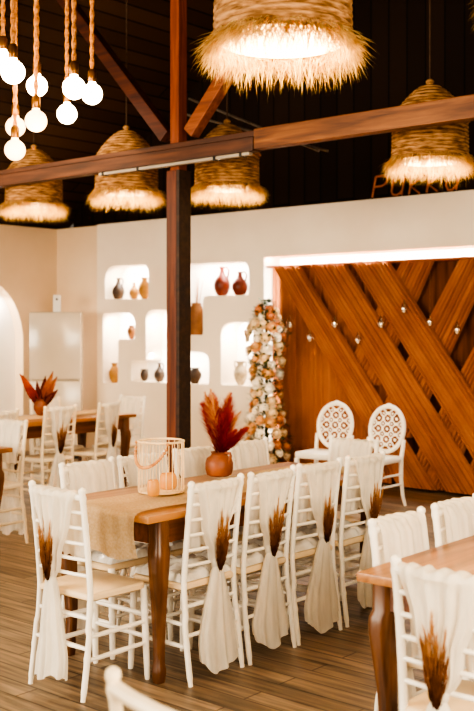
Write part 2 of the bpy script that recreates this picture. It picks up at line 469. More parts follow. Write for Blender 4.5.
# ------------------------------------------------------------------ timber frame
YT = 5.78; ZB0, ZB1 = 2.865, 3.02
pw = .085
o = thing('timber_post', 'tall red-brown timber post standing behind the long dressed table', 'post', (RX, YT + .07, 0))
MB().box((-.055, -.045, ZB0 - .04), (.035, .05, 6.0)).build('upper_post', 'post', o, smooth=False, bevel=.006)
MB().box((-.072, -.069, 0), (.03, .069, ZB0 - .041)).build('lower_post', 'post_shaded', o, smooth=False, bevel=.006)
MB().box((.031, -.066, 0), (.062, .066, ZB0 - .041)).build('shaded_side_plank', 'darkwood', o, smooth=False, bevel=.004)  # shade on this side of the post painted in as dark wood
split = wy(262, 140, YT).x
def beam_piece(x0, x1, za, zb, ya, yb, mat, name, parent):
    return MB().box((x0, ya, za), (x1, yb, zb)).build(name, mat, parent, smooth=False, bevel=.006)
o = thing('tie_beam', 'brown double-plank tie beam crossing in front of the timber post', 'beam')
beam_piece(-10.9, split - .004, ZB0, ZB0 + .1, YT - .1, YT - .003, 'beam', 'lower_plank', o)
beam_piece(-10.9, split - .004, ZB0 + .104, ZB1 - .01, YT - .085, YT - .003, 'beam', 'upper_plank', o)
o = tag(beam_piece(split + .004, 2.0, ZB0 + .01, ZB1 - .003, YT - .1, YT - .003, 'beam2', 'tie_beam', None), 'lighter orange-brown tie beam running from the splice to the right-hand pendant', 'beam')
o = thing('cable_trunking', 'white cable trunking fixed along the underside of the tie beam', 'trunking')
MB().box((-6.35, YT - .085, ZB0 - .024), (split - .05, YT - .04, ZB0 - .001)).build('channel', 'trunk', o, smooth=False, bevel=.004)
for xx in (-6.3, -5.9, -5.1, -4.85):
    MB().box((xx - .012, YT - .088, ZB0 - .028), (xx + .012, YT - .027, ZB0 - .001)).build('clip', 'black', o, smooth=False)
def strut(x0, z0, x1, z1, w, y0, y1, mat, label):
    d = Vector((x1 - x0, 0, z1 - z0)).normalized(); nn = Vector((-d.z, 0, d.x)) * w / 2
    P = [Vector((x0, 0, z0)) + nn, Vector((x0, 0, z0)) - nn, Vector((x1, 0, z1)) - nn, Vector((x1, 0, z1)) + nn]
    ob = MB().add([p + Vector((0, y0, 0)) for p in P] + [p + Vector((0, y1, 0)) for p in P],
             [(0, 1, 2, 3), (7, 6, 5, 4), (0, 4, 5, 1), (1, 5, 6, 2), (2, 6, 7, 3), (3, 7, 4, 0)]).build('diagonal_brace', mat, None, smooth=False, bevel=.005)
    return tag(ob, label, 'brace')
strut(RX - .13, 3.1, RX - 1.75, 4.85, .105, YT + .03, YT + .12, 'brace', 'shaded red diagonal brace rising from the post towards the rope-hung bulbs')
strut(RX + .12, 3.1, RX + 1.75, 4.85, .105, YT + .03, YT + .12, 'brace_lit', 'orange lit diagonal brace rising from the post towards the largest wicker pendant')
for sgn, lab in ((-1, 'dark sloping rafter above the rope-hung bulbs'), (1, 'dark sloping rafter above the largest wicker pendant')):
    xe = RX + sgn * 5.2; ze = RZ - 5.2 * (RZ - 2.95) / (RX - XL + .3) - .12
    ob = strut(RX + sgn * .1, RZ - .12 - .07, xe, ze, .18, YT + .02, YT + .16, 'darkwood', lab); ob.name = 'rafter'; ob['category'] = 'rafter'
for k, (p0, p1) in enumerate((((205, 105), (262, 128)), ((196, 117), (262, 134)))):
    a_, b_ = wd(p0[0], p0[1], 9.8), wd(p1[0], p1[1], 9.3)
    dd = (b_ - a_)
    tag(MB().tube([a_ - dd * .3, b_ + dd * .9], .012, 6).build('tension_rod', 'steel'), ['upper thin metal tension rod behind the tie beam', 'lower thin metal tension rod behind the tie beam'][k], 'rod')

# ------------------------------------------------------------------ seagrass pendants
def lerp(a, b, t): return a + (b - a) * t
def make_pendant(label):
    t = thing('wicker_pendant', label, 'pendant lamp', group='wicker pendant lamps')
    # origin = bottom of the fringe; the woven bell is a coil of rope
    prof = []
    H0, H1, top = .13, .40, .655
    rows = 20
    def rr(z):
        if z < H1: return lerp(.256, .250, (z - H0) / (H1 - H0))
        q = (z - H1) / (top - H1)
        return lerp(.250 * math.sqrt(max(0, 1 - q ** 2)), .250 * (1 - q), .55) + .02
    dz = (top - H0) / (rows * 6)
    for k in range(rows * 6 + 1):
        z = H0 + k * dz
        prof.append((rr(z) + .012 * abs(math.sin(PI * k / 6)), z))
    MB().lathe(prof, n=48, cap=False).build('woven_shade', 'shade', t)
    MB().lathe([(rr(H0 + k * .03) - .016, H0 + k * .03) for k in range(17)], n=40, cap=False).build('lining', 'shade_in', t)
    fr = MB()
    for k in range(4200):
        a = R.uniform(0, 2 * PI); z = H0 + R.uniform(-.02, .03)
        r0 = .255 + R.uniform(-.012, .012)
        out = R.uniform(-.1, .75); L = R.uniform(.04, .115)
        fr.blade((r0 * math.cos(a), r0 * math.sin(a), z), (out * math.cos(a) + R.uniform(-.6, .6), out * math.sin(a) + R.uniform(-.6, .6), R.uniform(-1.2, -.1)), L, .0016, R.uniform(.1, .5), 3)
    f = fr.build('raffia_fringe', 'fringe', t, smooth=False); f['kind'] = 'stuff'
    b_ = MB().ball((0, 0, .3), .055, 14, (1, 1, 1.15)).build('bulb', 'pend_bulb', t)
    MB().lathe([(.022, .36), (.022, .45), (.006, .47)], n=12).build('socket', 'brass', t)
    MB().tube([(0, 0, .46), (0, 0, .66), (0, 0, 1)], .006, 6).build('cord', 'cord', t)
    MB().ball((0, 0, .675), .03, 10, (1, 1, .8)).build('top_knot', 'shade', t)
    return t
def roof_z(x):
    return RZ - abs(x - RX) * (RZ - 2.95) / ((RX - XL + .3) if x < RX else (2.2 - RX))
PEND = [((-7.73, 6.14), 'wicker pendant above the tie beam nearest the rope-hung bulbs'),
        ((-6.41, 6.06), 'wicker pendant just before the timber post, hanging behind the tie beam'),
        ((-5.60, 6.41), 'wicker pendant just past the timber post, below the orange brace'),
        ((-3.70, 6.36), 'wicker pendant in front of the copper lettering'),
        ((-2.47, 3.15), 'largest wicker pendant with shaggy glowing rim, hanging high and close'),
        ((-1.455, 3.45), 'wicker pendant cut off by the edge of the photo, only its fringe showing')]
pend0 = None
for (x, y), lab in PEND:
    z = 2.61
    if pend0 is None:
        pend0 = make_pendant(lab); t = pend0; t.location = (x, y, z)
    else:
        t = dup(pend0, (x, y, z), R.uniform(0, 6), lab)
    if x > -4 and y > 5: t.location.z = 2.635
    if y < 4: t.location.z = 2.58 if x < -2 else 2.63
    for ch in t.children:
        if ch.name.startswith('cord'):
            ch.data = ch.data.copy()
            ch.data.vertices
            for v in ch.data.vertices:
                if v.co.z > .9: v.co.z = roof_z(x) - t.location.z + .03
    l = bpy.data.lights.new('pendant_light', 'POINT'); l.energy = 20; l.color = (1, .80, .48); l.shadow_soft_size = .05
    lo = bpy.data.objects.new('pendant_light', l); C.objects.link(lo); lo.location = (x, y, t.location.z + .17)

# ------------------------------------------------------------------ rope-hung globe bulbs
def make_bulb(mat, label):
    t = thing('globe_bulb_pendant', label, 'bulb pendant', group='rope-hung globe bulbs')
    prof = [(.0005, -.06)] + [(.06 * math.sin(a), -.06 * math.cos(a)) for a in [PI * k / 16 for k in range(1, 14)]] + [(.022, .055), (.019, .075)]
    MB().lathe(prof, n=24, cap=False).build('globe', mat, t)
    MB().lathe([(.021, .068), (.024, .075), (.024, .125), (.014, .14)], n=14).build('socket', 'brass', t)
    pts = []; rad = []
    MBR = MB()
    for s in range(2):
        pts = [(.006 * math.cos(k * .9 + s * PI), .006 * math.sin(k * .9 + s * PI), .13 + k * .02) for k in range(160)]
        MBR.tube(pts, .0085, 6)
    MBR.build('rope', 'rope', t)
    return t
BULBS = [(3, 62, 11, 1, 'lit globe bulb half hidden behind its neighbour, outermost of the rope cluster'),
         (13, 72, 12, 1, 'brightest lit globe bulb in front of another at the cluster edge'),
         (15.5, 127, 10, 0, 'dim clear globe bulb just above the lowest bulb'),
         (15, 150, 10.5, 0, 'lowest dim clear globe bulb of the rope cluster'),
         (37, 86, 10.5, 1, 'lit globe bulb directly above a dim clear bulb, on the paired rope'),
         (36, 121, 11, 0, 'dim clear globe bulb over the tip of a wicker pendant'),
         (67, 114, 10, 1, 'lit globe bulb hanging lowest among the three inner bulbs'),
         (74, 88, 11.5, 1, 'lit globe bulb between the lower and the innermost bulb'),
         (92, 94, 10.5, 1, 'lit globe bulb nearest the timber post')]
proto = {}
for x, y, r, lit, lab in BULBS:
    p = wd(x, y, 63 / r)
    if lit not in proto:
        proto[lit] = make_bulb('bulb' if lit else 'bulb_dim', lab); proto[lit].location = p
    else:
        dup(proto[lit], p, R.uniform(0, 6), lab)

# ------------------------------------------------------------------ chairs
ZS = .45
def back_y(z):
    if z > ZS: return lerp(-.165, -.212, ((z - ZS) / .45) ** 1.3)
    return lerp(-.165, -.215, ((ZS - z) / ZS) ** 1.4)
def make_chair(label, mat='chair', cushion=True, name='banquet_chair'):
    t = thing(name, label, 'chair')
    hw = .172
    for s in (-1, 1):
        pts = []; rad = []
        for k in range(46):
            z = .9 * k / 45; pts.append((s * (hw + (.008 if z < .3 else 0)), back_y(z), z))
            ring = max(0, 1 - abs((z * 8.5) % 1 - .5) * 14) if z > .1 else 0
            rad.append(.0140 + .0045 * ring - (.003 if z < .03 else 0))
        pts += [(s * hw, back_y(.9), .908), (s * hw, back_y(.9), .92), (s * hw, back_y(.9), .928)]; rad += [.018, .016, .005]
        MB().tube(pts, rad, 10).build('back_post', mat, t)
    for s in (-1, 1):
        pts = [(s * lerp(.178, .17, z / .44), lerp(.178, .16, z / .44), z) for z in [0, .02, .1, .2, .21, .22, .3, .31, .32, .4, .44]]
        MB().tube(pts, [.012, .014, .015, .016, .019, .016, .016, .019, .017, .018, .018], 10).build('leg', mat, t)
    # shaped seat
    out = [(-.185, -.175), (.185, -.175), (.198, .17), (-.198, .17)]
    rp = rounded(out, [.03, .03, .06, .06], 5)
    n = len(rp); vs = []; fs = []
    for sc, z in ((.94, .422), (1, .430), (1, .448), (.96, .456)):
        for p in rp: vs.append((p[0] * sc, p[1] * sc, z))
    for i in range(3):
        for k in range(n): fs.append((i * n + k, i * n + (k + 1) % n, (i + 1) * n + (k + 1) % n, (i + 1) * n + k))
    fs += [tuple(range(n - 1, -1, -1)), tuple(3 * n + k for k in range(n))]
    MB().add(vs, fs).build('seat', 'seatwood' if mat == 'chair' else mat, t)
    if cushion:
        rn = random.Random(3)
        def cf(u, v):
            x = (u - .5) * 2; y = (v - .5) * 2
            e = max(0, 1 - x ** 6) * max(0, 1 - y ** 6)
            w = .012 * math.sin(7 * x + 3 * math.sin(5 * y)) + .009 * math.sin(11 * y + 4 * x + 2 * math.sin(6 * x))
            return (x * .18, y * .165, .460 + e ** .4 * (.038 + w))
        MB().grid(26, 26, cf).build('seat_cushion', 'satin', t)
    # rails and rungs of the back
    def rail(z, r, nm):
        MB().tube([(-hw, back_y(z), z), (-hw * .5, back_y(z) - .012, z), (0, back_y(z) - .016, z), (hw * .5, back_y(z) - .012, z), (hw, back_y(z), z)], r, 8).build(nm, mat, t)
    rail(.885, .0165, 'top_rail')
    for z in (.815, .745, .675, .605, .535): rail(z, .0085, 'rung')
    yb = lambda z: back_y(z)
    for s in (-1, 1):
        for z in (.17, .27):
            MB().tube([(s * .176, yb(z), z), (s * .176, .0, z), (s * .175, .168, z)], [.009, .0125, .009], 8).build('stretcher', mat, t)
    for z in (.2, .3):
        MB().tube([(-.174, .169, z), (0, .169, z), (.174, .169, z)], [.009, .0125, .009], 8).build('stretcher', mat, t)
    for z in (.22, .35):
        MB().tube([(-.176, yb(z), z), (0, yb(z), z), (.176, yb(z), z)], [.009, .0125, .009], 8).build('stretcher', mat, t)
    return t

def make_sash(label, seed, knot_x=0.0):
    """tulle cloth laid over the top rail, tied low on the back, its tail hanging to the floor"""
    rn = random.Random(seed)
    t = thing('chair_sash', label, 'sash')
    ph = [rn.uniform(0, 6) for _ in range(6)]
    zk = .53
    # drape: front overlap -> over the rail -> back, narrowing to the knot
    path = [(.60, 1), (.68, 1), (.76, 1), (.83, 1), (.88, 1), (.905, .6), (.911, 0), (.905, -.6), (.88, -1), (.84, -1), (.79, -1), (.73, -1), (.67, -1), (.61, -1), (.57, -1), (zk, -1)]
    def df(u, v):
        x = u * 2 - 1
        f = v * (len(path) - 1); i = min(int(f), len(path) - 2); q = f - i
        z = lerp(path[i][0], path[i + 1][0], q); sd = lerp(path[i][1], path[i + 1][1], q)
        if sd < 0 or z > .9:
            k = max(0, min(1, (z - zk) / (.9 - zk))) if sd < 0 else 1
            w = .022 + .128 * k ** .9; cx = knot_x * (1 - k)
        else:
            w = .15; cx = 0; k = 1
        pl = math.sin(x * 13 + ph[0] + .8 * math.sin(x * 5 + ph[1])) + .6 * math.sin(x * 23 + ph[2])
        amp = (.006 if k > .9 else .011) * (.5 + .5 * (1 - k) + .3)
        bow = -.02 if sd < 0 else .02
        y = back_y(z) + sd * .027 + (-.012 if abs(sd) < 1 else 0) * (1 - x * x) + bow * (1 - x * x) * (.6 + .4 * k) + pl * amp * .8 - (.012 * (1 - x * x))
        edge = .012 * math.sin(z * 30 + ph[3]) * (1 - k)
        zz = z + (.006 * pl if v < .05 else 0) + (.005 * math.sin(x * 17 + ph[4]) if abs(sd) < .7 else 0)
        return (cx + x * w + edge, y, zz)
    MB().grid(64, 34, df).build('drape', 'tulle', t)
    y0 = back_y(zk) - .045
    MB().ball((knot_x, y0 + .005, zk), .03, 14, (1.0, .8, 1.1)).build('knot', 'tulle', t)
    zt = .06 + rn.uniform(-.01, .025)
    ww = rn.uniform(.115, .14) if seed != 31 else .088; lean = rn.uniform(-.02, .02)
    def tf(u, v):
        a = 2 * PI * u; z = lerp(zk - .012, zt, v)
        w = lerp(.022, ww, min(1, v * 1.25) ** .75) * (1 + .03 * math.sin(9 * v + ph[0]))
        dpt = lerp(.018, .045, v ** .6)
        pl = 1 + .20 * v ** .5 * math.sin(9 * a + ph[1] + .5 * math.sin(3 * v)) + .12 * v ** .5 * math.sin(14 * a + ph[2])
        zz = z + (v ** 6) * (.02 * math.sin(2 * a + ph[3]) + .008 * math.sin(5 * a + ph[4])) + .035 * v ** 6 * math.cos(a) ** 2
        yb_ = lerp(y0, min(back_y(z), y0 + .03) - .022, .75 * v)
        return (knot_x + lean * v + w * math.cos(a) * (.85 + .15 * pl), yb_ + dpt * math.sin(a) * pl, zz)
    MB().grid(84, 20, tf, True).build('tail', 'tulle', t)
    return t

def make_bundle(label, seed, knot_x=0.0):
    rn = random.Random(seed)
    mb = MB()
    zk = .535; y0 = back_y(zk) - .062
    for k in range(9):
        tilt = lerp(-.20, .24, k / 8) + rn.uniform(-.04, .04); L = rn.uniform(.20, .33) * (1 - abs(k - 4) * .05)
        d = Vector((tilt, -.08 + rn.uniform(-.06, .04), 1)).normalized()
        base = Vector((knot_x, y0, zk - .06))
        mb.tube([base, base + d * L * .5], .0022, 5)
        for q in range(230):
            f = rn.uniform(.1, 1); p = base + d * (L * f * .9)
            sp = .2 * (1 - f) + .13
            dd = d + Vector((rn.uniform(-sp, sp), rn.uniform(-sp, sp) * .7, rn.uniform(-.1, .2)))
            p = p + Vector((rn.uniform(-1, 1), rn.uniform(-.7, .5), 0)) * .011 * math.sin(PI * min(1, f))
            mb.blade(p, dd, rn.uniform(.025, .06), .0011, 0, 2)
    return tag(mb.build('dried_grass_bundle', 'pampas_brown', None, smooth=False), label, 'dried grass')

sash_protos = []; bundle_protos = []
def dress(loc, rz, where, bundle=True, v=0, cat_group='chair sashes'):
    kx = [.0, .03, -.02, .045, -.035][v]
    key = v
    found = [s for s in sash_protos if s[0] == key]
    lab = 'white tulle sash on ' + where
    if found: s = dup(found[0][1], loc, rz, lab)
    else:
        s = make_sash(lab, 11 + v * 5, kx); sash_protos.append((key, s)); s.location = loc; s.rotation_euler = (0, 0, rz)
    s['group'] = 'tulle chair sashes'
    if bundle:
        lab = 'brown dried grass on ' + where
        fb = [s for s in bundle_protos if s[0] == key]
        if fb:
            o = fb[0][1].copy(); C.objects.link(o); o['label'] = lab
        else:
            o = make_bundle(lab, 31 + v, kx); bundle_protos.append((key, o))
        o.location = loc; o.rotation_euler = (0, 0, rz); o['group'] = 'dried grass bundles on the chairs'

L90, R90 = PI / 2, -PI / 2
chair_c = {}
def chair(x, y, rz, where, key='c', sash=True, bundle=True, v=0, group=None, pre='white ladder-backed banquet chair '):
    lab = pre + where
    if key not in chair_c:
        chair_c[key] = make_chair(lab, 'chair_cream_lit' if key == 'n' else 'chair', key == 'c')
        o = chair_c[key]; o.location = (x, y, 0); o.rotation_euler = (0, 0, rz)
    else:
        o = dup(chair_c[key], (x, y, 0), rz, lab)
    o['group'] = group
    if sash: dress((x, y, 0), rz, 'the chair ' + where, bundle, v)
    return o
T1, T2, T3 = 'chairs around the long dressed table', 'chairs around the bare front table', 'chairs around the back table'
# long table: near side (backs to the camera)
chair(-3.46, 3.645, L90, 'first along the aisle side, beside the front table leg', v=0, group=T1)
chair(-3.455, 4.05, L90 + .02, 'second along the aisle side of the long table', v=2, group=T1)
chair(-3.46, 4.46, L90 - .02, 'third along the aisle side of the long table', v=1, group=T1)
chair(-3.46, 4.885, L90, 'fourth along the aisle side, by the far table end', v=3, group=T1)
chair(-3.648, 3.235, 0, 'alone at the runner end of the long table', key='p', v=4, group=T1)
chair(-3.985, 3.685, R90, 'on the wall side beside the hanging runner', v=1, bundle=False, group=T1)
chair(-3.985, 4.09, R90, 'on the wall side behind the wire lantern', v=2, bundle=False, group=T1)
chair(-3.985, 4.52, R90, 'on the wall side between lantern and crimson pampas', v=0, bundle=False, group=T1)
chair(-3.985, 5.0, R90, 'on the wall side just past the crimson pampas', v=3, bundle=False, group=T1)
chair(-3.76, 5.31, PI, 'alone at the far end of the long table', key='p', v=1, bundle=False, group=T1)
# bare front table
chair(-1.905, 3.40, R90, 'behind the corner leg of the bare front table', v=0, bundle=False, group=T2)
chair(-1.905, 3.85, R90, 'behind the bare front table, farther from its corner leg', v=1, bundle=False, group=T2)
chair(-1.555, 2.975, 0, 'at the near end of the bare front table', key='p', v=2, group=T2)
chair(-1.40, 1.66, -.16, 'blurred in the close foreground with only its top rail showing', key='n', sash=False, pre='cream wooden banquet chair ')
CR = dict(key='n', pre='cream ladder-backed banquet chair ')  # warm light on these white chairs is put into their paint
# back table
chair(-7.48, 6.07, L90, 'in front of the red-leaf vase at the back table', v=2, group=T3, **CR)
chair(-7.50, 6.62, L90 + .28, 'by the far corner of the back table', v=1, group=T3, **CR)
chair(-7.48, 5.42, L90, 'at the back table, partly behind the lone side chair', v=0, bundle=False, group=T3, **CR)
chair(-8.0, 6.66, R90, 'across the back table, beyond the red-leaf vase', v=3, bundle=False, group=T3, **CR)
chair(-7.75, 7.2, PI, 'at the far end of the back table', key='p', v=1, bundle=False, group=T3)
chair(-6.50, 4.74, PI + .03, 'standing alone beyond the cut-off dark-legged table corner', v=0, **CR)

# ------------------------------------------------------------------ tables
def make_table(label, L, W, H=.775):
    t = thing('banquet_table', label, 'table')
    MB().box((-W / 2, -L / 2, H - .032), (W / 2, L / 2, H)).build('tabletop', 'tabletop', t, bevel=.004)
    ap = MB()
    i = .03; e = .085
    ap.box((-W / 2 + i, -L / 2 + e, H - .14), (-W / 2 + i + .022, L / 2 - e, H - .033)); ap.box((W / 2 - i - .022, -L / 2 + e, H - .14), (W / 2 - i, L / 2 - e, H - .033))
    ap.box((-W / 2 + i + .023, -L / 2 + e, H - .14), (W / 2 - i - .023, -L / 2 + e + .022, H - .033)); ap.box((-W / 2 + i + .023, L / 2 - e - .022, H - .14), (W / 2 - i - .023, L / 2 - e, H - .033))
    ap.build('apron', 'apron', t, smooth=False)
    for sx in (-1, 1):
        for sy in (-1, 1):
            cx, cy = sx * (W / 2 - .048), sy * (L / 2 - .115)
            secs = []
            for z, h, o_ in ((H - .034, .037, 0), (H - .145, .037, 0), (H - .17, .040, .007), (H - .22, .039, .009), (H - .30, .035, .005), (H - .42, .029, -.003), (.2, .023, -.008), (.12, .021, -.006), (.085, .021, -.003), (.065, .025, 0), (.045, .026, 0), (.015, .023, 0), (0, .021, 0)):
                secs.append((cx + sx * o_, cy + sy * o_, z, h * 1.1))
            MB().loft_sq(secs[::-1], 24, 4).build('leg', 'tableleg', t)
    return t
tb = make_table('long brown wooden table dressed with runner, lantern and pampas vase', 1.94, .72)
tb.location = (-3.71, 4.27, 0)
dup(tb, (-1.70, 4.01, 0), 0, 'bare orange-brown wooden table cut off at the photo edge')
dup(tb, (-7.76, 6.16, 0), 0, 'brown wooden table by the fridge holding the red-leaf vase')
dup(tb, (-6.36, 3.61, 0), 0, 'brown wooden table of which only one dark-legged corner shows')

# gauze runner on the long table
def runner(label, loc, L, w, drop, off, seed):
    rn = random.Random(seed); H = .775
    ph = [rn.uniform(0, 6) for _ in range(8)]
    y0 = -L / 2
    ns = 70
    drop_n = 22
    def f(u, v):
        j = v * (ns - 1)
        x = (u - .5) * w
        fold = math.sin(u * 15 + ph[0] + .6 * math.sin(v * 9)) + .7 * math.sin(u * 27 + ph[1] + v * 4)
        if j < drop_n:
            q = 1 - j / drop_n
            z = H + .01 - drop * q + .012 * math.sin(u * 9 + ph[2]) * q
            y = y0 - .014 - .004 * fold * (1 if q > .02 else 0) - .012 * math.sin(PI * q)
            if q < .06: y = lerp(y0 + .0, y, q / .06)
            return (x * (1 + .08 * q) + off, y, z)
        q = (j - drop_n) / (ns - 1 - drop_n)
        y = y0 + q * (L * .98)
        wob = .025 * math.sin(q * 7 + ph[3])
        return (x * (1 - .25 * math.sin(q * PI) * .5) + off + wob, y, H + .0065 + .0045 * (fold + 1.2) * min(1, q * 12) + .003)
    o = MB().grid(40, ns, f).build('table_runner', 'gauze'); o.location = loc
    return tag(o, label, 'table runner')
runner('crumpled tan gauze runner hanging over the near end of the long table', (-3.71, 4.27, 0), 1.94, .44, .21, .07, 5)
runner('pale gauze runner along the back table under the red-leaf vase', (-7.76, 6.16, 0), 1.94, .34, .14, 0, 9)

# lantern
def make_lantern(label, loc):
    t = thing('wire_lantern', label, 'lantern', loc)
    r, h = .115, .255
    ring = lambda rr, z, w: MB().tube([(rr * math.cos(a), rr * math.sin(a), z) for a in [2 * PI * k / 40 for k in range(41)]], w, 8, False)
    MB().lathe([(r - .004, .0), (r, .002), (r, .010), (r - .004, .012)], n=36).build('base', 'wire', t)
    ring(r, h, .0055).build('top_ring', 'wire', t)
    mb = MB()
    for k in range(22):
        a = 2 * PI * k / 22; mb.tube([(r * math.cos(a), r * math.sin(a), .008), (r * math.cos(a), r * math.sin(a), h)], .0024, 6)
    mb.build('wire_cage', 'wire', t)
    hb = MB()
    pts = []
    for k in range(27):
        q = k / 26; a = lerp(-.47 * PI - .95, -.47 * PI + .95, q)
        rr = r + .010 + .014 * math.sin(PI * q)
        p = Vector((rr * math.cos(a), rr * math.sin(a), h - .005 - .115 * math.sin(PI * q) ** .7))
        pts.append(p); hb.ball(p, .0088, 8)
    hb.tube(pts, .002, 5)
    hb.build('beaded_handle', 'bead', t)
    return t
make_lantern('round cream wire lantern with beaded handle beside the pampas vase table end', (-3.735, 3.77, .795))
make_lantern('wire lantern at the cut-off end of the back table', (-7.72, 5.60, .795))
def make_candle(label, loc, s=1):
    t = thing('candle_glass', label, 'candle holder', loc)
    MB().lathe([(.030 * s, 0), (.040 * s, .006), (.045 * s, .03), (.043 * s, .06), (.034 * s, .078), (.032 * s, .076), (.040 * s, .058), (.042 * s, .03), (.036 * s, .01), (.002, .008)], n=24, cap=False).build('glass', 'amber', t)
    MB().lathe([(.026 * s, .008), (.027 * s, .045), (.024 * s, .048), (.002, .046)], n=18).build('candle', 'wax', t)
    return t
make_candle('amber candle glass inside the wire lantern', (-3.715, 3.80, .808))
make_candle('small amber candle glass beside the wire lantern', (-3.68, 3.66, .793), .7)

# vases
def vase(name, prof, mat, label, loc, handles=0, s=1.0, cat='vase', group=None, stretch=1.0):
    t = thing(name, label, cat, loc, group=group)
    prof = [(r * s, z * s * stretch) for r, z in prof]
    tr, tz = prof[-1]
    prof2 = prof + [(tr * .75, tz - .001), (tr * .7, tz - .03 * s)]
    MB().lathe(prof2, n=26, cap=False).build('body', mat, t)
    zt = prof[-1][1]; rmax = max(r for r, z in prof)
    zr = [z for r, z in prof if r == rmax][0]
    for k in range(handles):
        a = 0 if k == 0 else PI
        pts = [(tr * .9, 0, zt * .96), (tr + .03 * s, 0, zt * .98), (rmax * .95 + .01 * s, 0, zt * .86), (rmax * .9, 0, lerp(zr, zt, .35))]
        pts = [(p[0] * math.cos(a), p[0] * math.sin(a), p[2]) for p in pts]
        MB().tube(pts, .008 * s, 8).build('handle', mat, t)
    return t
JUG = [(.035, 0), (.055, .02), (.075, .07), (.078, .11), (.065, .155), (.035, .19), (.022, .22), (.02, .25), (.028, .27)]
POT = [(.035, 0), (.05, .02), (.072, .06), (.08, .10), (.07, .14), (.048, .16), (.045, .17), (.056, .185)]
URN = [(.03, 0), (.034, .01), (.055, .05), (.068, .10), (.066, .14), (.045, .18), (.03, .20), (.034, .23), (.045, .24)]
def plume(mb, base, d, L, rad, n, rn, w=.0016, bend=(0, 0)):
    d = Vector(d).normalized(); base = Vector(base)
    at = lambda f: base + d * (L * f) + Vector((bend[0], bend[1], -abs(bend[0]) * .3)) * f * f
    mb.tube([at(0), at(.4), at(.8)], [.0025, .002, .0012], 5)
    for k in range(n):
        f = rn.uniform(.12, 1)
        e = rad * math.sin(PI * ((f - .12) / .88) ** .6) ** .8 + .002
        a = rn.uniform(0, 2 * PI); p = at(f)
        tdir = (at(min(1, f + .05)) - at(f - .05)).normalized()
        ou = Vector((math.cos(a), math.sin(a), 0))
        mb.blade(p + ou * e * .15, tdir + ou * rn.uniform(.2, .75), e * rn.uniform(.9, 1.8) + .015, w, .1, 2)
loc_v = (-3.885, 4.38, .795)
vase('clay_vase', [(.05, 0), (.066, .008), (.074, .035), (.074, .07), (.066, .095), (.046, .108), (.040, .118), (.046, .128)], 'terracotta', 'round terracotta vase holding crimson pampas on the long table', loc_v, 1, 1.05)
bq = thing('pampas_bouquet', 'crimson and tan pampas bouquet in the terracotta vase', 'bouquet', (loc_v[0], loc_v[1], loc_v[2] + .10))
rn = random.Random(4)
for k in range(16):
    a = 2 * PI * k / 16 + rn.uniform(-.2, .2); tl = rn.uniform(.04, .30)
    mb = MB(); red = k % 5 not in (1, 3)
    plume(mb, (0, 0, 0), (tl * math.cos(a), tl * math.sin(a), 1), rn.uniform(.24, .37) + (0 if red else .04), .066 if red else .036, 480 if red else 300, rn, w=.0013, bend=(.04 * math.cos(a), .04 * math.sin(a)))
    mb.build('plume', 'pampas_red' if red else 'pampas_tan', bq, smooth=False)
for k in range(4):
    a = [-.3, .2, .7, 2.6][k]
    mb = MB(); plume(mb, (0, 0, 0), (.6 * math.cos(a), .6 * math.sin(a), .75), .22, .05, 420, rn, w=.0013, bend=(.02, 0))
    mb.build('plume', 'pampas_red', bq, smooth=False)
# back-table vase with dark red leaves
loc_b = (-7.80, 6.27, .795)
vase('clay_vase', POT, 'terracotta', 'small round terracotta vase on the back table', loc_b, 0, .82)
lf = thing('leaf_bouquet', 'fan of dark red pointed leaves in the back table vase', 'bouquet', (loc_b[0], loc_b[1], loc_b[2] + .07))
rn = random.Random(12)
for k in range(7):
    q = k / 6; tilt = [-.62, -.48, -.1, .12, .34, .52, 1.0][k]; L = [.38, .34, .25, .30, .36, .33, .24][k]
    wmax = rn.uniform(.03, .042)
    dv = Vector((tilt * CS, tilt * SN, 1)).normalized(); sd = Vector((CS, SN, -tilt)).normalized()
    off = Vector((0, rn.uniform(-.03, .03), 0))
    def lfn(u, v, dv=dv, sd=sd, L=L, wmax=wmax, off=off):
        w = wmax * math.sin(PI * min(1, max(0, (v - .02) / .98)) ** .7) + .003
        jag = 1 + .12 * math.sin(v * 60)
        x = (u - .5) * 2
        return tuple(dv * L * v + sd * w * x * jag + Vector((SN, -CS, 0)) * (.012 * abs(x)) + off * v)
    MB().grid(5, 26, lfn).build('leaf', ['leaf_red', 'leaf_red', 'leaf_dark', 'leaf_dark', 'leaf_brown', 'leaf_brown', 'leaf_dark'][k], lf)

# niche pottery
def pot(px, py, prof, mat, label, h_px, handles=0, name='clay_jug', cat='jug', stretch=1.0):
    p = wy(px, py, YB + .10); D = -SN * p.x + CS * p.y
    hh = h_px * D / F_PX; s = hh / (prof[-1][1] * stretch)
    return vase(name, prof, mat, label, (p.x, p.y, p.z), handles, s, cat, 'pottery in the wall niches', stretch)
def on(h, x):   # floor height of an opening at x
    return min(p[1] for p in h)
N = {}
def place(px, hole_z, prof, mat, label, h_px, handles=0, name='clay_jug', cat='jug', stretch=1.0, yoff=.10):
    p = wy(px, 300, YB + yoff); D = -SN * p.x + CS * p.y
    s = h_px * D / F_PX / (prof[-1][1] * stretch)
    return vase(name, prof, mat, label, (p.x, p.y, hole_z), handles, s, cat, 'pottery in the wall niches', stretch)
zf1 = max(n1[0][1], n1[1][1]) if False else pz(126, 299)[1]
zf1 = min(p[1] for p in n1)
place(118.5, zf1, JUG, 'darkclay', 'dark jug with handle in the highest niche near the fridge', 22, 1)
place(134, zf1, JUG, 'ochre', 'small ochre jug in the middle of the highest niche', 17, 0)
place(144.5, zf1, URN, 'ochre', 'ochre jug by the inner end of the highest niche', 22, 1)
place(131.5, pz(103, 339)[1], POT, 'brownclay', 'small brown pot on the raised shelf of the stepped niche', 14, 0, 'clay_pot', 'pot', 1.35)
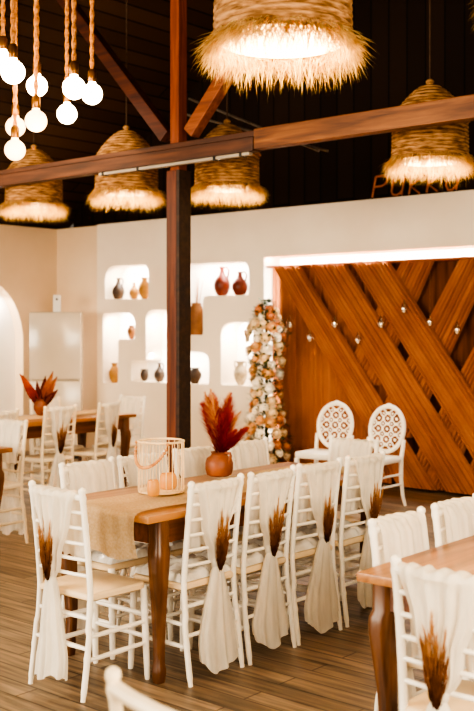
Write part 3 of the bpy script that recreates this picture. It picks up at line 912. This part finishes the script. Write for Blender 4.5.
place(114.5, pz(103, 383)[1], URN, 'ochre', 'ochre vase at the foot of the stepped niche', 20, 0, 'clay_vase', 'vase')
place(144.5, pz(150, 382)[1], POT, 'darkclay', 'small dark pot in the low niche, farther from the post', 12, 2, 'clay_pot', 'pot', 1.2)
place(159.5, pz(150, 382)[1], JUG, 'darkclay', 'dark jug in the low niche under its arch', 19, 1)
place(195, pz(150, 382)[1], POT, 'darkclay', 'squat dark pot in the low niche past the post', 16, 0, 'clay_pot', 'pot')
place(222, pz(225, 295.5)[1], JUG, 'redclay', 'red-brown jug with tall neck on the upper shelf', 29, 1)
place(240, pz(225, 295.5)[1], JUG, 'redclay', 'rounder red-brown jug on the upper shelf near the flowers', 24, 1, stretch=.85)
place(196.5, pz(196, 335)[1], [(.05, 0), (.055, .02), (.056, .13), (.05, .17), (.04, .185), (.044, .20)], 'brownclay', 'straight brown jar holding dried grass beside the post', 32, 0, 'clay_jar', 'jar', 1.3)
place(240.5, pz(236, 385.5)[1], URN, 'paleclay', 'pale patterned vase in the arched niche by the flower column', 24, 2, 'clay_vase', 'vase')
p = wy(196.5, 300, YB + .10)
mb = MB(); rn = random.Random(2)
for k in range(9):
    mb.blade((0, 0, 0), (rn.uniform(-.05, .2), rn.uniform(-.1, .05), 1), rn.uniform(.4, .62), .008, .02, 4)
g = tag(mb.build('dried_grass', 'pampas_tan', None, smooth=False), 'tall tan dried grass blades standing in the brown jar', 'dried grass'); g.location = (p.x, p.y, pz(196, 335)[1] + .2)

# ------------------------------------------------------------------ fridge and box
fx0, fx1, fyf, fyb = -10.54, -9.92, 8.21, 8.75
zt = CAM_H + 14 * 12.9 / F_PX
fr = thing('refrigerator', 'tall white two-door refrigerator in the room corner', 'refrigerator', ((fx0 + fx1) / 2, (fyf + fyb) / 2, 0), math.radians(46))
hw_, hd = (fx1 - fx0) / 2, (fyb - fyf) / 2
MB().box((-hw_, -hd + .06, .04), (hw_, hd, zt)).build('body', 'fridge', fr, bevel=.012)
zs = CAM_H - 54 * 12.9 / F_PX
MB().box((-hw_, -hd, zs + .008), (hw_, -hd + .052, zt - .004)).build('door', 'fridge', fr, bevel=.018)
MB().box((-hw_, -hd, .07), (hw_, -hd + .052, zs - .008)).build('door', 'fridge', fr, bevel=.018)
MB().box((-hw_ + .03, -hd + .053, .05), (hw_ - .03, -hd + .059, zt - .02)).build('seal', 'fridge_seal', fr, smooth=False)
MB().box((-hw_ + .03, -hd + .08, 0), (hw_ - .03, hd - .03, .039)).build('foot', 'black', fr, smooth=False)
bx = thing('air_freshener', 'small white upright dispenser box standing on the refrigerator', 'dispenser', (-10.2, 8.46, zt), math.radians(46))
MB().box((-.045, -.04, 0), (.045, .04, .215)).build('case', 'white_plastic', bx, bevel=.01)
MB().ball((.0, -.04, .16), .014, 10, (1, .4, 1)).build('button', 'black', bx)

# ------------------------------------------------------------------ draped backdrop
YC = YB + .13; CT = 2.285
cb = thing('curtain_backdrop', 'brown pleated curtain wall with crossing diagonal drapes', 'curtain', (0, 0, 0))
CX0, CX1 = X264 + .015, -3.3
def base_f(u, v):
    x = lerp(CX0, -5.75, u); z = lerp(.025, CT, v)
    s = (x - CX0) * 30
    y = YC + .016 * math.sin(s + 1.3 * math.sin(s * .31)) + .008 * math.sin(s * 2.3 + .4)
    return (x, y, z + (.006 * math.sin(s * .9) if v > .99 else 0))
MB().box((CX0, YC + .03, .05), (CX1, YC + .045, CT)).build('backing_panel', 'curtain_dark', cb, smooth=False)
MB().grid(420, 6, base_f).build('back_drape', 'curtain', cb)
def band(xtop, wtop, wbot, sgn, slope, y, seed=0):
    rn = random.Random(seed); ph = [rn.uniform(0, 6) for _ in range(4)]
    n_pl = 9
    edges = sorted([0, 1] + [min(.97, max(.03, (k + rn.uniform(-.3, .3)) / n_pl)) for k in range(1, n_pl)])
    zbot = max(.03, CT - (xtop + 7.035) / 1.28) if sgn < 0 else .03
    def f(u, v):
        z = lerp(zbot, CT, v); w = lerp(wbot, wtop, v)
        xc = xtop + sgn * (CT - z) / slope
        x = xc + (u - .5) * w
        uu = u + .012 * math.sin(v * 5 + ph[0])
        i = max(0, min(n_pl - 1, sum(1 for e in edges[1:-1] if e < uu)))
        q = max(0, min(1, (uu - edges[i]) / (edges[i + 1] - edges[i])))
        pl = .026 * math.sin(PI * q) ** .6 + .004 * math.sin(uu * 70 + ph[1])
        ed = .02 * (1 - abs(2 * u - 1) ** 6)
        zz = z + (.012 * math.sin(u * 14 + ph[2]) if v > .99 else 0)
        return (x, y - pl - ed, zz)
    return MB().grid(130, 26, f)
# lower layer rises to the right, upper layer falls to the right
for k, xt in enumerate((-5.42, -4.77, -4.12, -3.5)):
    band(xt, .38, .52, -1, 1.8, YC - .03, k).build('rising_band', 'curtain_band', cb)
for k, xt in enumerate((-7.035, -6.49, -5.95)):
    band(xt, .36 if k == 0 else .45, .46, 1, 1.38, YC - .085, 10 + k).build('falling_band', 'curtain_band', cb)
MB().box((CX0, YC - .11, CT - .015), (CX1, YC + .03, CT + .008)).build('rail', 'curtain', cb, smooth=False)

DROPS = [(290, 322), (310, 336), (335, 322), (358, 338), (381, 322), (404, 307), (430, 320), (457, 328)]
first = None
for k, (x, y) in enumerate(DROPS):
    p = wy(x, y, YC - .17)
    lab = 'small clear glass drop on a thread, %s along the curtain from the flowers' % ['first', 'second', 'third', 'fourth', 'fifth', 'sixth', 'seventh', 'eighth'][k]
    t = thing('hanging_glass_drop', lab, 'glass ornament', p, group='glass drops before the curtain')
    pr = [(.001, -.07), (.02, -.06), (.034, -.036), (.036, -.01), (.026, .02), (.011, .045), (.007, .065)]
    MB().lathe(pr, n=14, cap=False).build('globe', 'drop', t)
    MB().ball((0, 0, -.042), .013, 8, (1, 1, 1.3)).build('candle', 'wax', t)
    MB().tube([(0, 0, .055), (0, 0, CT - p.z)], .0012, 5).build('thread', 'thread', t)
    MB().tube([(0, 0, CT - p.z), (0, .08, CT - p.z + .004)], .0022, 5).build('hook', 'thread', t)

# ------------------------------------------------------------------ flower column
fc = thing('flower_column', 'tall floral column of blush, coral and cream roses before the curtain edge', 'flower arrangement', (-7.06, 8.72, 0))
rn = random.Random(21)
MB().lathe([(.13, 0), (.13, .02), (.02, .03), (.018, 1.85)], n=16).build('stand', 'leaf_green', fc)
def col_r(z): return (.185 + .04 * math.sin(z * 4.2 + .5)) * (1 if z < 1.55 else max(.25, 1 - (z - 1.55) / .45)) * (1 if z > .25 else .8)
mb = MB()
for k in range(2600):
    z = rn.uniform(.05, 1.9); a = rn.uniform(0, 2 * PI); r = col_r(z) * rn.uniform(.55, 1.2)
    c = Vector((r * math.cos(a), r * math.sin(a), z)); d = Vector((math.cos(a), math.sin(a), rn.uniform(-.5, .8))).normalized()
    L = rn.uniform(.04, .075); s = d.cross(Vector((0, 0, 1))).normalized() * L * .26
    mb.add([c, c + d * L * .45 + s, c + d * L, c + d * L * .45 - s], [(0, 1, 2, 3)])
fo = mb.build('foliage', 'leaf_green', fc, smooth=False); fo['kind'] = 'stuff'
def rose_mb(r):
    m = MB()
    m.ball((0, 0, 0), r * .55, 10)
    for ring, (rr, n_, tilt) in enumerate(((.35, 4, .25), (.6, 5, .55), (.85, 6, .95))):
        for k in range(n_):
            a = 2 * PI * k / n_ + ring * .5
            def pf(u, v, a=a, rr=rr, tilt=tilt):
                x = (u - .5) * 2
                rad = r * (rr * .45 + v * rr * .65); h = r * (v * (1.1 - tilt * .75) - .35) - r * .12 * x * x
                aa = a + x * .75
                return (rad * math.cos(aa), rad * math.sin(aa), h + (.05 * r if v > .9 else 0))
            m.grid(6, 4, pf)
    return m
rose_me = {}
for nm in ('rose_blush', 'rose_cream', 'rose_coral', 'rose_peach'):
    o = rose_mb(1).build('rose', nm); rose_me[nm] = o.data; bpy.data.objects.remove(o)
pts_used = []
tries = 0
while len(pts_used) < 96 and tries < 6000:
    tries += 1
    z = rn.uniform(.12, 1.84); a = rn.uniform(-PI * .98, .15 * PI); 
    r = col_r(z); p = Vector((r * math.cos(a), r * math.sin(a), z)); sz = rn.choice((.045, .055, .065, .075))
    if any((p - q).length < (sz + s2) * .72 for q, s2 in pts_used): continue
    pts_used.append((p, sz))
    nm = rn.choices(['rose_blush', 'rose_cream', 'rose_coral', 'rose_peach'], [5, 4, 1.8, 3])[0]
    o = bpy.data.objects.new('rose', rose_me[nm]); C.objects.link(o); o.parent = fc
    o.location = p; o.scale = (sz,) * 3
    o.rotation_euler = Vector((math.cos(a), math.sin(a), .35)).to_track_quat('Z', 'Y').to_euler()

# ------------------------------------------------------------------ oval-back chairs
def make_oval(label, loc, rz):
    t = thing('oval_back_chair', label, 'chair', loc, rz, 'white oval-back chairs')
    cz, rx, rz_ = .685, .178, .205
    by = lambda z: -.2 - (z - .45) * .16
    ell = lambda a, f=1: (rx * f * math.cos(a), by(cz + rz_ * f * math.sin(a)), cz + rz_ * f * math.sin(a))
    fr_ = MB()
    fr_.tube([ell(2 * PI * k / 56) for k in range(57)], .021, 10, False)
    fr_.ball((0, by(.895), .9), .024, 10, (1.4, .8, .8))
    fr_.build('back_frame', 'chair', t)
    # lattice of small four-petal rosettes
    lt = MB()
    def inside(x, z): return (x / (rx - .015)) ** 2 + ((z - cz) / (rz_ - .015)) ** 2
    st = .094
    for i in range(-3, 4):
        for j in range(-3, 4):
            for (ox, oz) in ((0, 0),):
                x, z = i * st, cz + j * st
                if inside(x, z) < 1.25:
                    pts = []
                    for k in range(33):
                        a = 2 * PI * k / 32; rr = .5 * st * (1 + .18 * math.cos(4 * a))
                        xx, zz = x + rr * math.cos(a), z + rr * math.sin(a)
                        q = inside(xx, zz)
                        if q > 1: xx /= math.sqrt(q); zz = cz + (zz - cz) / math.sqrt(q)
                        pts.append((xx, by(zz), zz))
                    lt.tube(pts, (.0075), 6, False)
                if inside(x + st / 2, z + st / 2) < .9:
                    lt.ball((x + st / 2, by(z + st / 2), z + st / 2), .011, 8, (1, .6, 1))
                if inside(x, z) < .8:
                    lt.ball((x, by(z), z), .016, 8, (1, .5, 1))
    lt.build('back_lattice', 'chair', t)
    # round-cornered seat
    rp = rounded([(-.2, -.2), (.2, -.2), (.22, .21), (-.22, .21)], [.06, .06, .1, .1], 6); n = len(rp); vs = []; fs = []
    prof = ((.96, .405), (1, .415), (1, .445), (.97, .455))
    for sc, z in prof:
        for p in rp: vs.append((p[0] * sc, p[1] * sc, z))
    for i in range(3):
        for k in range(n): fs.append((i * n + k, i * n + (k + 1) % n, (i + 1) * n + (k + 1) % n, (i + 1) * n + k))
    fs += [tuple(range(n - 1, -1, -1)), tuple(3 * n + k for k in range(n))]
    MB().add(vs, fs).build('seat', 'chair', t)
    for s in (-1, 1):
        MB().tube([(s * .185, .195, 0), (s * .18, .185, .05), (s * .178, .18, .2), (s * .178, .178, .33), (s * .178, .176, .405)], [.013, .014, .019, .024, .026], 12).build('leg', 'chair', t)
        MB().tube([(s * .19, -.245, 0), (s * .185, -.21, .1), (s * .18, -.19, .25), (s * .18, -.19, .42), (s * .185, -.205, .5), (s * .19, by(.6), .6)], [.014, .016, .019, .021, .019, .016], 12).build('back_post', 'chair', t)
        MB().tube([(s * .18, -.19, .2), (s * .178, .178, .2)], .011, 8).build('stretcher', 'chair', t)
        MB().tube([(s * .18, -.19, .29), (s * .178, .178, .29)], .011, 8).build('stretcher', 'chair', t)
    MB().tube([(-.178, .178, .25), (.178, .178, .25)], .011, 8).build('stretcher', 'chair', t)
    return t
ov = make_oval('white oval-back chair with pierced lattice, farther from the flower column', (-5.23, 7.98, 0), PI)
dup(ov, (-5.78, 7.98, 0), PI + .12, 'white oval-back chair with pierced lattice, closer to the flower column')

# ------------------------------------------------------------------ lettering on the dark gable
sg = thing('lettering_sign', 'thin copper slanted lettering sign on the dark wall above the plaster', 'sign')
A0 = wy(372, 198, YB + .33); A1 = wy(462, 190, YB + .33)
Lx = A1.x - A0.x; zb = 2.985; hh = .215
def letter(pts, ox):
    return [(A0.x + (ox + p[0]) * Lx / 4.6 + p[1] * hh * .22, YB + .335, zb + p[1] * hh) for p in pts]
GL = [('P', [[(0, 0), (0, 1)], [(0, 1), (.45, 1), (.62, .9), (.65, .76), (.58, .6), (.42, .52), (.0, .5)]], 0),
      ('u', [[(0, .8), (0, .2), (.1, .05), (.28, .0), (.45, .07), (.56, .22)], [(.56, .8), (.56, 0)]], 1.0),
      ('k', [[(0, 0), (0, 1)], [(.52, .82), (.02, .36), (.54, 0)]], 1.95),
      ('k', [[(0, 0), (0, 1)], [(.52, .82), (.02, .36), (.54, 0)]], 2.85),
      ('a', [[(.55, .8), (.55, 0)], [(.55, .65), (.4, .8), (.18, .77), (.02, .54), (.02, .25), (.16, .02), (.36, .0), (.55, .2)]], 3.75)]
for ch, strokes, ox in GL:
    mb = MB()
    for s_ in strokes: mb.tube(letter(s_, ox), .011, 8)
    mb.build('letter', 'sign', sg)

# ------------------------------------------------------------------ lights
def area(name, loc, target, sx, sy, power, col):
    l = bpy.data.lights.new(name, 'AREA'); l.shape = 'RECTANGLE'; l.size = sx; l.size_y = sy; l.energy = power; l.color = col
    o = bpy.data.objects.new(name, l); C.objects.link(o); o.location = loc
    o.rotation_euler = (Vector(target) - Vector(loc)).to_track_quat('-Z', 'Y').to_euler(); return o
area('window_daylight', (-6.5, -2.2, 2.0), (-5, 5, 1.0), 5, 1.8, 320, (1, .88, .70))
area('aisle_fill', (1.6, 1.0, 2.2), (-5, 6, 1.0), 4, 1.6, 190, (1, .84, .62))  # added warm fill from the aisle side, no window there
area('room_glow', (-7.5, 5.0, 2.75), (-8.2, 8.5, .8), 3, 1.5, 14, (1, .76, .5))
def led(h, zt, power, col=(1, .93, .84)):
    xs = [p[0] for p in h]; x0, x1 = min(xs), max(xs)
    area('niche_led', ((x0 + x1) / 2, YB + .08, zt - .03), ((x0 + x1) / 2, YB + .26, zt - .5), (x1 - x0) * .7, .05, power, col)
for h, pw_ in ((n1, 5), (n2, 4.5), (n4, 6.5), (n5, 5)): led(h, max(p[1] for p in h), pw_)
led(n3, pz(200, 352)[1], 5); 
area('niche_led', ((pz(158, 0)[0]), YB + .08, pz(155, 313)[1]), (pz(158, 0)[0], YB + .26, 1), .2, .05, 4, (1, .93, .84))
area('recess_led', (-5.4, YB + .05, RECT - .006), (-5.4, YB + .18, 1.9), 3.8, .03, 60, (1, .95, .88))
area('recess_led', (X264 + .12, YB + .055, 1.3), (X264, YB + .08, 1.3), .03, 2.0, 5, (1, .95, .88))  # added unseen strip that whitens the left jamb
area('alcove_led', (XL - .06, 7.83, 2.0), (XL - .25, 7.83, .8), .8, .06, 9, (1, .93, .84))
l = bpy.data.lights.new('bulb_cluster_light', 'POINT'); l.energy = 26; l.color = (1, .66, .34); l.shadow_soft_size = .3
o = bpy.data.objects.new('bulb_cluster_light', l); C.objects.link(o); o.location = wd(48, 165, 5.6)

w = bpy.data.worlds.new('world'); bpy.context.scene.world = w; w.use_nodes = True
w.node_tree.nodes['Background'].inputs[0].default_value = (1, .82, .62, 1)
w.node_tree.nodes['Background'].inputs[1].default_value = .08
vs = bpy.context.scene.view_settings
vs.view_transform = 'AgX'
try: vs.look = 'AgX - High Contrast'
except Exception: pass
vs.exposure = 1.1
